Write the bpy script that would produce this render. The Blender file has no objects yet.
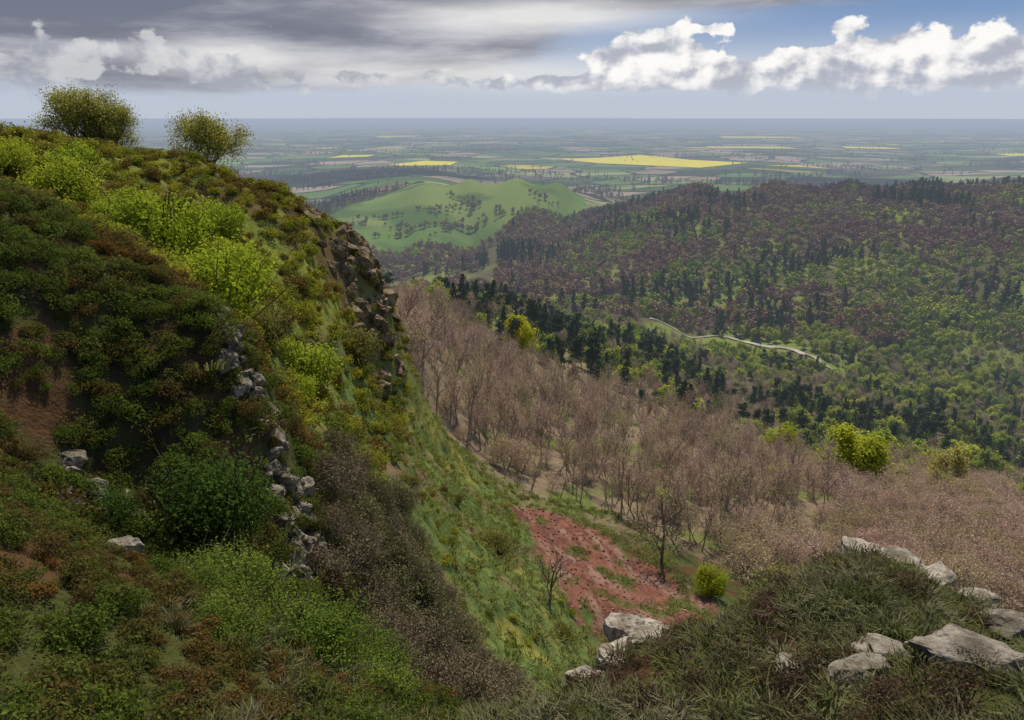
import bpy, math, numpy as np, bmesh
from mathutils import Vector, Matrix
from mathutils import noise as mn
rng=np.random.default_rng(7)
sc=bpy.context.scene
# ================= noise =================
def _h(ix,iy,s):
    n=(ix.astype(np.int64)*374761393+iy.astype(np.int64)*668265263+s*1442695041)&0xFFFFFFFF
    n=((n^(n>>13))*1274126177)&0xFFFFFFFF
    return ((n^(n>>16))&0xFFFFFF)/float(0xFFFFFF)
def vn(x,y,s=0):
    x=np.asarray(x,float);y=np.asarray(y,float)
    ix=np.floor(x);iy=np.floor(y);fx=x-ix;fy=y-iy
    fx=fx*fx*(3-2*fx);fy=fy*fy*(3-2*fy)
    ix=ix.astype(np.int64);iy=iy.astype(np.int64)
    a=_h(ix,iy,s);b=_h(ix+1,iy,s);c=_h(ix,iy+1,s);d=_h(ix+1,iy+1,s)
    return (a*(1-fx)+b*fx)*(1-fy)+(c*(1-fx)+d*fx)*fy
def fbm(x,y,o=4,s=0):
    t=0;a=.5
    for i in range(o):
        t=t+a*(vn(x*2**i,y*2**i,s+i*17)*2-1);a*=.5
    return t
def sst(e0,e1,x):
    t=np.clip((x-e0)/(e1-e0),0,1);return t*t*(3-2*t)
def inpoly(x,y,P):
    P=np.array(P,float);r=np.zeros(np.shape(x),bool);n=len(P);j=n-1
    for i in range(n):
        xi,yi=P[i];xj,yj=P[j]
        c=((yi>y)!=(yj>y))&(x<(xj-xi)*(y-yi)/(yj-yi+1e-12)+xi)
        r^=c;j=i
    return r
# ================= terrain (spot heights, mostly projected from image pixels at assumed depths, metres) =================
C=np.array([(0,0,-1.7),(5,0,-1.7),(-5,0,-1.5),(0,-10,-1),(12,-5,-1.5),(-12,-5,-.5),(-30,-10,0),(30,-20,-2),(0,-60,0),(-80,-60,0),(80,-60,-4),(0,-400,0),(400,-300,-20),(-400,-300,0),(0,-3000,0),(3000,-3000,-20),(-3000,-3000,0),(0,-50000,0),
(.9,6,-5.9),(1.9,9,-7.7),(3.9,9,-6.7),(5.4,10,-6.9),(6.7,8,-6.3),(2.7,5.5,-5.45),(4.4,5,-4.95),(9,9,-7.5),(5,14,-14),(9,14,-13),(1,12,-13),(12,20,-22),(20,12,-14),
(-4.4,5,-4.95),(-3.2,6,-5.9),(-1.5,8,-7.9),(-1.6,10,-9.25),(-4.2,12,-9.6),(-7.9,13,-8.9),(-10.3,13,-7.5),(-9,17,-13.5),(-5,16,-15),(-20,10,-3),
(-19.5,28,-4.1),(-14.2,28,-6.9),(-10.9,28,-8.7),(-9.7,27,-12),(-8.1,24,-16),(-13.6,22,-10.5),(-15.1,23,-8.4),(-10.2,21,-12.5),(-13.4,18,-10.1),(-26,22,-3.2),(-40,30,-2),
(-12.2,45,-19.3),(-15.3,50,-16.7),(-6.1,48,-27),(.5,42,-31.2),(5.4,36,-33.4),(-3.1,30,-24.7),(-7.2,30,-20),(-1.3,24,-23.2),(-9.5,36,-18.5),(-14,36,-12),
(-60.6,90,-3.7),(-48.9,88,-3.8),(-35.1,85,-5.3),(-25.6,82,-8.8),(-18.8,80,-12.4),(-14.6,78,-17.5),(-27.6,65,-9.6),(-33.2,60,-6.5),(-34.3,50,-4.7),(-18.4,50,-12.3),(-15.5,60,-16.4),(-20,40,-7.5),(-13.4,70,-25.5),
(-11.7,95,-40),(-22,100,-30),(-35,105,-25),(-60,125,-20),(-90,110,-8),(-120,200,-60),(-60,200,-62),
(1.3,110,-54),(16.7,100,-56),(9.8,70,-47),(19,62,-47.3),(9,50,-42),(2.2,78,-46.6),(44,90,-60),(55,70,-52),(30,35,-38),(60,40,-42),(105,140,-78.7),(77,150,-79),(47.6,170,-77),(24,190,-73),(-3.8,220,-70),(-32,250,-64),(-17.5,110,-33),
(100,60,-50),(200,60,-60),(200,150,-100),
(-6,350,-91),(65.7,330,-110),(136,320,-132),(216,330,-146),(142.5,560,-170),(189,530,-169),(217,480,-165.6),(282,500,-182),(358,480,-190),(92,750,-173),(10,900,-183),(-124,1100,-197),(-80,500,-130),(-120,750,-190),(-300,500,-190),(-300,900,-212),(450,420,-180),(600,400,-150),
(683,1000,-101),(600,1080,-104),(520,1150,-109),(420,1220,-114),(327,1300,-123),(230,1230,-142),(137,1150,-165),(311,780,-158),(400,650,-162),(470,780,-136),(351,560,-172),(900,900,-92),(1200,800,-95),(900,600,-120),
(300,1900,-215),(800,1700,-205),(1500,1500,-200),(450,1500,-180),
(-92,1650,-134),(103,1600,-141),(10,1650,-132),(-349,1600,-185),(-72,1250,-203),(-180,1200,-207),(-200,1650,-148),(100,1350,-195),(230,1550,-180),(-100,2000,-205),(-500,1400,-218),(-500,2000,-220),(100,2100,-215),
(0,2600,-220),(-1000,1500,-220),(-2500,1500,-220),(1500,2500,-220),(-1500,3000,-220),(1500,4500,-220),(0,6000,-220),(-4000,6000,-220),(5000,6000,-220),(0,15000,-225),(12000,12000,-225),(-12000,12000,-225),(0,60000,-230),(50000,40000,-230),(-50000,40000,-230),(3000,1500,-200),(-3000,300,-200),(-60000,0,-220),(60000,0,-200)],float)
def warp(x,y):
    r=np.hypot(x,y)+1e-9;f=np.log1p(r/6.0)/r
    return x*f,y*f
cx,cy=warp(C[:,0],C[:,1])
def ker(d2): return -np.sqrt(d2+.0016)
N=len(C)
A=np.zeros((N+1,N+1));A[:N,:N]=ker((cx[:,None]-cx)**2+(cy[:,None]-cy)**2)-np.eye(N)*.006;A[:N,N]=1;A[N,:N]=1
W=np.linalg.solve(A,np.append(C[:,2],0))
def Hbase(x,y):
    x=np.asarray(x,float);y=np.asarray(y,float);sh=x.shape;x=x.ravel();y=y.ravel()
    wx,wy=warp(x,y);out=np.full(x.shape,W[N])
    for k in range(N): out+=W[k]*ker((wx-cx[k])**2+(wy-cy[k])**2)
    return out.reshape(sh)
GH=[(-230,1130),(-20,1150),(30,1300),(150,1450),(170,1800),(-250,1800),(-400,1550),(-330,1250)]
def H(x,y):
    x=np.asarray(x,float);y=np.asarray(y,float)
    z=Hbase(x,y);r=np.hypot(x,y)
    far=np.clip((r-1900)/800,0,1)
    gh=sst(500,250,np.hypot(x+100,(y-1500)))
    z=z+fbm(x/1.3,y/1.3,3,1)*.22*np.exp(-r/60)*np.clip(r/4,.3,1)
    z=z+fbm(x/7,y/7,4,2)*np.clip(r/25,0,1)*1.6*np.exp(-r/500)
    z=z+fbm(x/60,y/60,4,3)*np.clip((r-60)/200,0,1)*7*(1-far)*(1-.8*gh)
    z=z+fbm(x/900,y/900,3,4)*3*far
    return z
na,nr=800,640
ang=np.concatenate([np.linspace(-50,50,na),np.linspace(50,310,140)[1:-1]])
ang=np.radians(ang);rad=np.geomspace(.6,70000,nr)
X=np.sin(ang)[None,:]*rad[:,None];Y=np.cos(ang)[None,:]*rad[:,None]
Z=H(X,Y);M=len(ang)
verts=np.stack([X,Y,Z],-1).reshape(-1,3)
i=np.arange(nr-1)[:,None]*M;j=np.arange(M)[None,:];j2=(j+1)%M
f=np.stack([i+j,i+j2,i+M+j2,i+M+j],-1).reshape(-1,4)
def mkmesh(name,verts,polys,mats=[],midx=None,smooth=True):
    me=bpy.data.meshes.new(name);me.vertices.add(len(verts));me.vertices.foreach_set('co',np.asarray(verts,np.float32).ravel())
    lv=np.concatenate([p.ravel() for p in polys]).astype(np.int32)
    st=[];o=0
    for p in polys:
        st.append(np.arange(len(p))*p.shape[1]+o);o+=p.size
    st=np.concatenate(st).astype(np.int32)
    me.loops.add(len(lv));me.loops.foreach_set('vertex_index',lv)
    me.polygons.add(len(st));me.polygons.foreach_set('loop_start',st)
    for m in mats: me.materials.append(m)
    if midx is not None: me.polygons.foreach_set('material_index',np.asarray(midx,np.int32))
    me.polygons.foreach_set('use_smooth',np.full(len(st),smooth))
    me.update(calc_edges=True)
    return me
def link(name,me):
    o=bpy.data.objects.new(name,me);sc.collection.objects.link(o);return o
z0=float(H(np.array([0.]),np.array([0.]))[0])
tri=np.stack([np.full(M,len(verts)),(np.arange(M)+1)%M,np.arange(M)],-1)
gv=np.vstack([verts,[[0,0,z0]]])
# ================= node helper =================
class S:
    def __init__(s,nt,v): s.nt=nt;s.v=v
    def _b(s,op,*a):
        n=s.nt.nodes.new('ShaderNodeMath');n.operation=op
        for k,q in enumerate((s,)+a):
            q=q.v if isinstance(q,S) else q
            if isinstance(q,(int,float)): n.inputs[k].default_value=q
            else: s.nt.links.new(q,n.inputs[k])
        return S(s.nt,n.outputs[0])
    def __add__(s,o): return s._b('ADD',o)
    def __radd__(s,o): return s._b('ADD',o)
    def __sub__(s,o): return s._b('SUBTRACT',o)
    def __rsub__(s,o): return (s*-1.)+o
    def __mul__(s,o): return s._b('MULTIPLY',o)
    def __rmul__(s,o): return s._b('MULTIPLY',o)
    def __truediv__(s,o): return s._b('DIVIDE',o)
    def f(s,op,*a): return s._b(op,*a)
    def ss(s,e0,e1,a=0.,b=1.):
        n=s.nt.nodes.new('ShaderNodeMapRange');n.interpolation_type='SMOOTHSTEP'
        s.nt.links.new(s.v,n.inputs[0])
        for k,q in enumerate((e0,e1,a,b)): n.inputs[k+1].default_value=q
        return S(s.nt,n.outputs[0])
def mixc(nt,f,a,b,mode='MIX'):
    n=nt.nodes.new('ShaderNodeMix');n.data_type='RGBA';n.blend_type=mode
    for k,q in ((0,f),(6,a),(7,b)):
        q=q.v if isinstance(q,S) else q
        if isinstance(q,(int,float)): n.inputs[k].default_value=q
        elif isinstance(q,tuple): n.inputs[k].default_value=(*q,1) if len(q)==3 else q
        else: nt.links.new(q,n.inputs[k])
    return n.outputs[2]
def noise(nt,vec,scale,detail=4,rough=.55,dim='3D'):
    n=nt.nodes.new('ShaderNodeTexNoise');n.noise_dimensions=dim;n.inputs['Scale'].default_value=scale;n.inputs['Detail'].default_value=detail;n.inputs['Roughness'].default_value=rough
    if vec is not None: nt.links.new(vec,n.inputs['Vector'])
    return S(nt,n.outputs[0])
def newmat(name):
    m=bpy.data.materials.new(name);m.use_nodes=True;nt=m.node_tree;nt.nodes.clear()
    out=nt.nodes.new('ShaderNodeOutputMaterial');return m,nt,out
HAZE=(.37,.43,.54)  # painted aerial haze, mixed into materials as emission growing with distance
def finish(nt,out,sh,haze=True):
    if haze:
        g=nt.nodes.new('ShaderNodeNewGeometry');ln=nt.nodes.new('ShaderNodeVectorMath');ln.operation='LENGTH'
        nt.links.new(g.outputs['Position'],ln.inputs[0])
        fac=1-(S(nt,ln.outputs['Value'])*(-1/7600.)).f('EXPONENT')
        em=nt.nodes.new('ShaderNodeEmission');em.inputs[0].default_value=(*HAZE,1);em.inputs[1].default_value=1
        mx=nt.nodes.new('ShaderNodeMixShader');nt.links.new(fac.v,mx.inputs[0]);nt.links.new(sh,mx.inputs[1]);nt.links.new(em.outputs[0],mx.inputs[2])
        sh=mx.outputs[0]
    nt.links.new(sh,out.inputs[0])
def leafmat(name,cols,haze=False,trans=.4,var=.5):
    if len(cols)==1: cols=[cols[0],tuple(q*.85 for q in cols[0])]
    m,nt,out=newmat(name)
    oi=nt.nodes.new('ShaderNodeObjectInfo');g=nt.nodes.new('ShaderNodeNewGeometry')
    r=nt.nodes.new('ShaderNodeValToRGB');e=r.color_ramp.elements
    while len(e)<len(cols): e.new(.5)
    for k,c in enumerate(cols): e[k].position=k/max(1,len(cols)-1);e[k].color=(*c,1)
    nt.links.new(oi.outputs['Random'],r.inputs[0])
    isl=S(nt,g.outputs['Random Per Island'])
    k=isl*var+(1-var*.5)
    cmb=nt.nodes.new('ShaderNodeCombineColor')
    for q in range(3): nt.links.new(k.v,cmb.inputs[q])
    c=mixc(nt,1.0,r.outputs[0],cmb.outputs[0],'MULTIPLY')
    d=nt.nodes.new('ShaderNodeBsdfDiffuse');nt.links.new(c,d.inputs[0]);sh=d.outputs[0]
    if trans>0:
        t=nt.nodes.new('ShaderNodeBsdfTranslucent');nt.links.new(c,t.inputs[0])
        mx=nt.nodes.new('ShaderNodeMixShader');mx.inputs[0].default_value=trans
        nt.links.new(sh,mx.inputs[1]);nt.links.new(t.outputs[0],mx.inputs[2]);sh=mx.outputs[0]
    finish(nt,out,sh,haze);return m
def barkmat(name,c,haze=False):
    m,nt,out=newmat(name);d=nt.nodes.new('ShaderNodeBsdfDiffuse')
    g=nt.nodes.new('ShaderNodeNewGeometry');n=noise(nt,g.outputs['Position'],6,3)
    cc=mixc(nt,n,tuple(q*.5 for q in c),tuple(q*1.5 for q in c));nt.links.new(cc,d.inputs[0]);finish(nt,out,d.outputs[0],haze);return m
# ================= ground cover colours =================
SCREE=[(0,77),(3,85),(11,80),(16,73),(22,63),(18,57),(9,44),(6,50),(3.5,57),(1.5,66)]
def ground_cols(x,y):
    r=np.hypot(x,y)
    n1=fbm(x/9,y/9,4,31);n2=fbm(x/2.2,y/2.2,4,32);n3=fbm(x/60,y/60,4,33);n4=fbm(x/.6,y/.6,3,34)
    def mx(a,b,t):
        if isinstance(a,tuple): a=np.broadcast_to(np.array(a,float),x.shape+(3,))
        if isinstance(b,tuple): b=np.array(b,float)
        return a*(1-t[...,None])+b*t[...,None]
    base=mx((.06,.065,.02),(.09,.05,.025),sst(.0,.25,n2+.3*n1))
    base=mx(base,(.07,.09,.025),sst(.05,.3,n1))
    t=sst(32,42,r)*(x<5)
    base=mx(base,mx((.17,.19,.035),(.12,.09,.035),sst(-.02,.2,n1+.4*n2)),t)
    wx=x+n1*4;wy=y+n2*3
    gr=inpoly(wx,wy,[(-14,34),(-9,33),(-1,20),(6,14),(14,28),(16,55),(4,90),(-14,92),(-16,62),(-17,46)]).astype(float)
    gc=mx((.115,.155,.045),(.20,.19,.045),sst(-.15,.3,n1+.5*n2-.012*(x+6)))
    gc=mx(gc,(.15,.11,.06),sst(.02,.28,fbm(x/4,y/4,5,40)))
    gc=mx(gc,(.08,.11,.03),sst(.05,.25,fbm(x/1.5,y/1.5,4,47)))
    base=mx(base,gc,gr)
    fl=mx((.20,.15,.10),(.12,.14,.04),sst(.0,.25,n1))
    base=mx(base,fl,sst(82,92,y+n2*6+.25*np.abs(x))*(x>-25))
    fl2=mx((.09,.08,.04),(.15,.18,.04),sst(-.02,.18,n3))
    base=mx(base,fl2,sst(200,300,r))
    sm=inpoly(x+n2*3+n4*1.4,y+n4*2+n1*4.5,SCREE).astype(float)
    sccol=mx((.20,.085,.055),(.12,.052,.04),sst(-.15,.25,n2+n4));sccol=mx(sccol,(.24,.14,.105),sst(.1,.3,fbm(x/1.1+y/6,y/4,3,61)))
    sccol=mx(sccol,(.10,.095,.035),sst(.14,.28,fbm(x/3.5,y/3.5,5,62)))
    base=mx(base,sccol,sm)
    pas=inpoly(x+n3*20,y+n3*20,GH)
    pc=mx((.09,.155,.035),(.17,.21,.055),vn(x/140,y/140,77));pc=mx(pc,(.07,.12,.03),sst(.4,.7,vn(x/60+y/90,y/70,78)))
    base=mx(base,pc,pas.astype(float))
    return base
col=ground_cols(gv[:,0],gv[:,1])
r_=np.hypot(gv[:,0],gv[:,1])
pl=sst(1350,1800,r_)*(1-inpoly(gv[:,0],gv[:,1],GH))
pl=np.maximum(pl,sst(900,1100,r_)*(gv[:,0]<-260)*(1-inpoly(gv[:,0],gv[:,1],GH)))
m,nt,out=newmat('ground_cover')
g=nt.nodes.new('ShaderNodeNewGeometry');pos=g.outputs['Position']
at=nt.nodes.new('ShaderNodeAttribute');at.attribute_name='Col'
ap=nt.nodes.new('ShaderNodeAttribute');ap.attribute_name='plain'
nn=noise(nt,pos,9,5,.65)
nf=noise(nt,pos,.9,6,.7)
k=(nn*.9+nf*1.5-.2)
cmb=nt.nodes.new('ShaderNodeCombineColor')
for q in range(3): nt.links.new(k.v,cmb.inputs[q])
c1=mixc(nt,1.0,at.outputs[0],cmb.outputs[0],'MULTIPLY')
mp=nt.nodes.new('ShaderNodeMapping');mp.inputs['Scale'].default_value=(1/230,1/210,0);mp.inputs['Rotation'].default_value=(0,0,.35);nt.links.new(pos,mp.inputs[0])
dn=nt.nodes.new('ShaderNodeTexNoise');dn.inputs['Scale'].default_value=.8;nt.links.new(mp.outputs[0],dn.inputs['Vector'])
va=nt.nodes.new('ShaderNodeVectorMath');va.operation='MULTIPLY_ADD';nt.links.new(dn.outputs[1],va.inputs[0]);va.inputs[1].default_value=(.6,.6,0);nt.links.new(mp.outputs[0],va.inputs[2])
vo=nt.nodes.new('ShaderNodeTexVoronoi');vo.voronoi_dimensions='2D';vo.inputs['Scale'].default_value=1;nt.links.new(va.outputs[0],vo.inputs['Vector'])
ve=nt.nodes.new('ShaderNodeTexVoronoi');ve.voronoi_dimensions='2D';ve.feature='DISTANCE_TO_EDGE';ve.inputs['Scale'].default_value=1;nt.links.new(va.outputs[0],ve.inputs['Vector'])
sp=nt.nodes.new('ShaderNodeSeparateColor');nt.links.new(vo.outputs['Color'],sp.inputs[0])
rp=nt.nodes.new('ShaderNodeValToRGB');rp.color_ramp.interpolation='CONSTANT';e=rp.color_ramp.elements
fc=[(0,(.06,.10,.035)),(.2,(.09,.15,.04)),(.36,(.035,.05,.03)),(.46,(.14,.21,.05)),(.56,(.22,.165,.12)),(.66,(.06,.085,.035)),(.76,(.22,.24,.10)),(.85,(.28,.22,.17)),(.975,(.45,.38,.03))]
while len(e)<len(fc): e.new(.5)
for q,(p_,c_) in enumerate(fc): e[q].position=p_;e[q].color=(*c_,1)
nt.links.new(sp.outputs[0],rp.inputs[0])
nb=noise(nt,pos,.0013,5,.65)  # broad dark patches painted into fields, standing for cloud shadow and woods
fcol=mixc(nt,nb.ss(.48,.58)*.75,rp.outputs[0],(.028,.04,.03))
fcol=mixc(nt,S(nt,ve.outputs[0]).ss(.03,.08),(.022,.032,.02),fcol)
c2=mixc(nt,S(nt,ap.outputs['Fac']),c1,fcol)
b=nt.nodes.new('ShaderNodeBsdfDiffuse');nt.links.new(c2,b.inputs[0])
bp=nt.nodes.new('ShaderNodeBump');bp.inputs['Strength'].default_value=.8;bp.inputs['Distance'].default_value=.35
nt.links.new((nn*.35+nf).v,bp.inputs['Height']);nt.links.new(bp.outputs[0],b.inputs['Normal'])
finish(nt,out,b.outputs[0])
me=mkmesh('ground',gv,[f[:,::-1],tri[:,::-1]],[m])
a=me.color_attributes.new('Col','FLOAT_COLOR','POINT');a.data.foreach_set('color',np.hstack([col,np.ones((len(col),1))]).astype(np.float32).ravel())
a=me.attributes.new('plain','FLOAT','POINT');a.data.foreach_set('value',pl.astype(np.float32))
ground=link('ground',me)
# ================= plant generators =================
def tubes(P0,P1,R0,R1,k):
    P0=np.array(P0);P1=np.array(P1);R0=np.array(R0);R1=np.array(R1)
    d=P1-P0;d/=np.linalg.norm(d,axis=1,keepdims=True)+1e-9
    ref=np.where(np.abs(d[:,2:3])>.9,np.array([[1.,0,0]]),np.array([[0,0,1.]]))
    u=np.cross(d,ref);u/=np.linalg.norm(u,axis=1,keepdims=True)+1e-9;v=np.cross(d,u)
    a=np.arange(k)*2*math.pi/k
    ring=u[:,None]*np.cos(a)[None,:,None]+v[:,None]*np.sin(a)[None,:,None]
    V=np.concatenate([P0[:,None]+ring*R0[:,None,None],P1[:,None]+ring*R1[:,None,None]],1)
    n=len(P0);base=(np.arange(n)*2*k)[:,None];q=np.arange(k)[None];q2=(q+1)%k
    F=np.stack([base+q,base+q2,base+k+q2,base+k+q],-1).reshape(-1,4)
    return V.reshape(-1,3),F
def leaves(P,size,r,up=0.3,aspect=1.0,N_=None,rough=.55):
    n=len(P);nrm=r.normal(size=(n,3))
    if N_ is not None: nrm=nrm*rough+N_/(np.linalg.norm(N_,axis=1,keepdims=True)+1e-9)
    nrm[:,2]+=up;nrm/=np.linalg.norm(nrm,axis=1,keepdims=True)
    t=r.normal(size=(n,3));u=np.cross(nrm,t);u/=np.linalg.norm(u,axis=1,keepdims=True);v=np.cross(nrm,u)
    s=size*(.6+.8*r.random(n))[:,None]
    V=np.stack([P-u*s*.5,P-v*s*.5*aspect*.6+u*s*.05,P+u*s*.5,P+v*s*.5*aspect*.6],1).reshape(-1,3)
    return V,np.arange(4*n).reshape(-1,4)
def skeleton(r,h,nch=(7,5,4),trunk=.35,spread=.9,ratio=.55,wob=.25,r0=None,stems=1,lean=0,upb=.25):
    P0=[];P1=[];R0=[];R1=[];L=[];T=[]
    r0=r0 or h*.022
    def grow(p,d,ln,rad,l):
        segs=4 if l==0 else 3
        pts=[p];
        for s in range(segs):
            d=d+r.normal(size=3)*wob*(.5 if l==0 else 1)*.6;d[2]+=upb*.3 if l>0 else .1;d=d/np.linalg.norm(d)
            q=pts[-1]+d*ln/segs
            P0.append(pts[-1]);P1.append(q);R0.append(rad*(1-.65*s/segs));R1.append(rad*(1-.65*(s+1)/segs));L.append(l)
            pts.append(q)
        if l>=len(nch): T.append(pts[-1]);T.append(pts[-2]);return
        n=nch[l]
        for c in range(n):
            t=trunk+(1-trunk)*(c+.5*r.random())/n if l==0 else .3+.7*(c+r.random()*.6)/n
            t=min(t,.99)*segs;k=int(t);q=pts[k]+(pts[k+1]-pts[k])*(t-k)
            a=c*2.4+r.random()*1.2
            ref=np.array([1.,0,0]) if abs(d[2])>.8 else np.array([0,0,1.])
            u=np.cross(d,ref);u/=np.linalg.norm(u);v=np.cross(d,u)
            side=u*math.cos(a)+v*math.sin(a)
            nd=d*(1-.45*spread)+side*spread;nd/=np.linalg.norm(nd)
            grow(q,nd,ln*ratio*(1.15-.45*(c/n) if l==0 else .9+.3*r.random()),rad*.5,l+1)
        T.append(pts[-1])
    for s in range(stems):
        a=r.random()*6.28
        d=np.array([math.cos(a)*.5*(stems>1)+lean,math.sin(a)*.5*(stems>1),1.]);d/=np.linalg.norm(d)
        grow(np.array([math.cos(a)*.1*(stems>1)*h*.2,math.sin(a)*.1*(stems>1)*h*.2,-.3]),d,h*.75,r0,0)
    return map(np.array,(P0,P1,R0,R1,L,T))
def tree(name,seed,h,mats,nleaf=6,lsize=.3,lspread=.35,k=4,twigmin=0.0,stems=1,up=.4,orient=False,**kw):
    r=np.random.default_rng(seed);P0,P1,R0,R1,L,T=skeleton(r,h,stems=stems,**kw)
    V,F=tubes(P0,P1,np.maximum(R0,twigmin),np.maximum(R1,twigmin*.7),k)
    polys=[F];midx=[np.zeros(len(F))]
    if nleaf>0:
        P=np.repeat(T,nleaf,0)+r.normal(size=(len(T)*nleaf,3))*lspread
        P=P[P[:,2]>.02]
        lv,lf=leaves(P,lsize,r,up,1.2 if orient else 1,P-np.array([0,0,h*.5]) if orient else None);polys.append(lf+len(V));V=np.vstack([V,lv]);midx.append(np.ones(len(lf)))
    return mkmesh(name,V,polys,mats,np.concatenate(midx),smooth=False)
def bush(name,seed,w,h,mats,nl=3000,ls=.12,lumps=14,twigs=40,core=.75):
    r=np.random.default_rng(seed);P=[];NN=[]
    cs=[];
    for q in range(lumps):
        a=r.random()*6.28;d=math.sqrt(r.random())*w*.36;cs.append((math.cos(a)*d,math.sin(a)*d,h*(.25+.5*r.random()*(1-d/w)),(.14+.14*r.random())*w))
    per=nl//lumps
    for (a,b_,c_,R) in cs:
        n=r.normal(size=(per,3));n/=np.linalg.norm(n,axis=1,keepdims=True)
        rad=R*(core+(1-core)*r.random(per)**.5+r.normal(size=per)*.09)
        rad*=1+.25*np.sin(n[:,0]*7+seed+a)*np.sin(n[:,1]*6+b_)
        q=n*rad[:,None];q[:,2]*=h/w*1.25;q+=np.array([a,b_,c_]);P.append(q);NN.append(n)
    P=np.concatenate(P);NN=np.concatenate(NN);k=P[:,2]>-.1*h;P=P[k];NN=NN[k]
    lv,lf=leaves(P,ls,r,.25,1.1,NN,.6)
    p0=np.zeros((twigs,3));p0[:,:2]=r.normal(size=(twigs,2))*w*.08;p1=r.normal(size=(twigs,3))*np.array([w*.3,w*.3,h*.1]);p1[:,2]=h*(.4+.5*r.random(twigs))
    tv,tf=tubes(p0,p1,np.full(twigs,w*.008),np.full(twigs,w*.003),3)
    V=np.vstack([tv,lv]);return mkmesh(name,V,[tf,lf+len(tv)],mats,np.concatenate([np.zeros(len(tf)),np.ones(len(lf))]),smooth=False)
def conifer(name,seed,h,mats,lv=16,per=7,ls=.7,w=.22,bare=.12):
    r=np.random.default_rng(seed);P=[];Q=[]
    for a in range(lv):
        t=bare+(1-bare)*(a/lv);R=h*w*(1-t)**.75*(.8+.4*r.random())+.1
        for b_ in range(per):
            an=r.random()*6.28
            for s in np.linspace(.3,1,4): P.append((math.cos(an)*R*s,math.sin(an)*R*s,h*t-R*s*.25+r.normal()*.1));Q.append((math.cos(an),math.sin(an),.5))
    P=np.array(P)+r.normal(size=(len(P),3))*ls*.2
    l,lf=leaves(P,ls,r,.2,1.3,np.array(Q),.4)
    tv,tf=tubes([(0,0,-.5)],[(0,0,h)],[h*.02],[.02],5)
    return mkmesh(name,np.vstack([tv,l]),[tf,lf+len(tv)],mats,np.concatenate([np.zeros(len(tf)),np.ones(len(lf))]),smooth=False)
def pine(name,seed,h,mats,ls=.7):
    r=np.random.default_rng(seed);P=[];Q=[]
    for c in range(18):
        a=r.random()*6.28;t=.4+.55*r.random();d=h*.2*r.random()*(1.2-t)*1.6
        o=r.normal(size=(30,3));P.append(np.array([math.cos(a)*d,math.sin(a)*d,h*t])+o*np.array([1,1,.5])*h*.05);Q.append(o)
    P=np.concatenate(P);l,lf=leaves(P,ls,r,.4,1.3,np.concatenate(Q),.4)
    tv,tf=tubes([(0,0,-.5)],[(0,0,h*.95)],[h*.018],[.03],5)
    return mkmesh(name,np.vstack([tv,l]),[tf,lf+len(tv)],mats,np.concatenate([np.zeros(len(tf)),np.ones(len(lf))]),smooth=False)
def blob(name,seed,h,mats,n=170,ls=1.4,w=.62):
    r=np.random.default_rng(seed);P=[];Q=[]
    for c in range(8):
        a=r.random()*6.28;d=h*w*.5*r.random();ctr=np.array([math.cos(a)*d,math.sin(a)*d,h*(.4+.35*r.random())])
        n_=r.normal(size=(n//8,3));n_/=np.linalg.norm(n_,axis=1,keepdims=True);P.append(ctr+n_*h*.2*(.6+.5*r.random((n//8,1))));Q.append(n_)
    P=np.concatenate(P);l,lf=leaves(P,ls,r,.2,1.3,np.concatenate(Q),.35)
    tv,tf=tubes([(0,0,-1)],[(0,0,h*.6)],[h*.02],[.05],4)
    return mkmesh(name,np.vstack([tv,l]),[tf,lf+len(tv)],mats,np.concatenate([np.zeros(len(tf)),np.ones(len(lf))]),smooth=False)
def tuft(name,seed,mats,n=60,h=.35,w=.2,bw=.008,lean=.5):
    r=np.random.default_rng(seed)
    a=r.random(n)*6.28;d=r.random(n)*w*.5
    b0=np.stack([np.cos(a)*d,np.sin(a)*d,np.full(n,-.03)],1)
    hh=h*(.5+.7*r.random(n));ln=lean*(.3+r.random(n))*hh
    dr=np.stack([np.cos(a),np.sin(a),0*a],1)+r.normal(size=(n,3))*.4;dr[:,2]=0
    sd=np.stack([-np.sin(a),np.cos(a),0*a],1)*bw
    mid=b0+dr*(ln*.35)[:,None];mid[:,2]+=hh*.6
    tip=b0+dr*ln[:,None];tip[:,2]+=hh*(.95-.3*lean)
    V=np.stack([b0-sd,b0+sd,mid+sd*.8,mid-sd*.8,tip],1).reshape(-1,3);o=(np.arange(n)*5)[:,None]
    return mkmesh(name,V,[o+np.array([[0,1,2,3]]),o+np.array([[3,2,4]])],mats,None,smooth=False)
def proto_coll(name,meshes):
    c=bpy.data.collections.new(name)
    for q,m_ in enumerate(meshes):
        o=bpy.data.objects.new('%s_%02d'%(name,q),m_);c.objects.link(o)
    return c,len(meshes)
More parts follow.
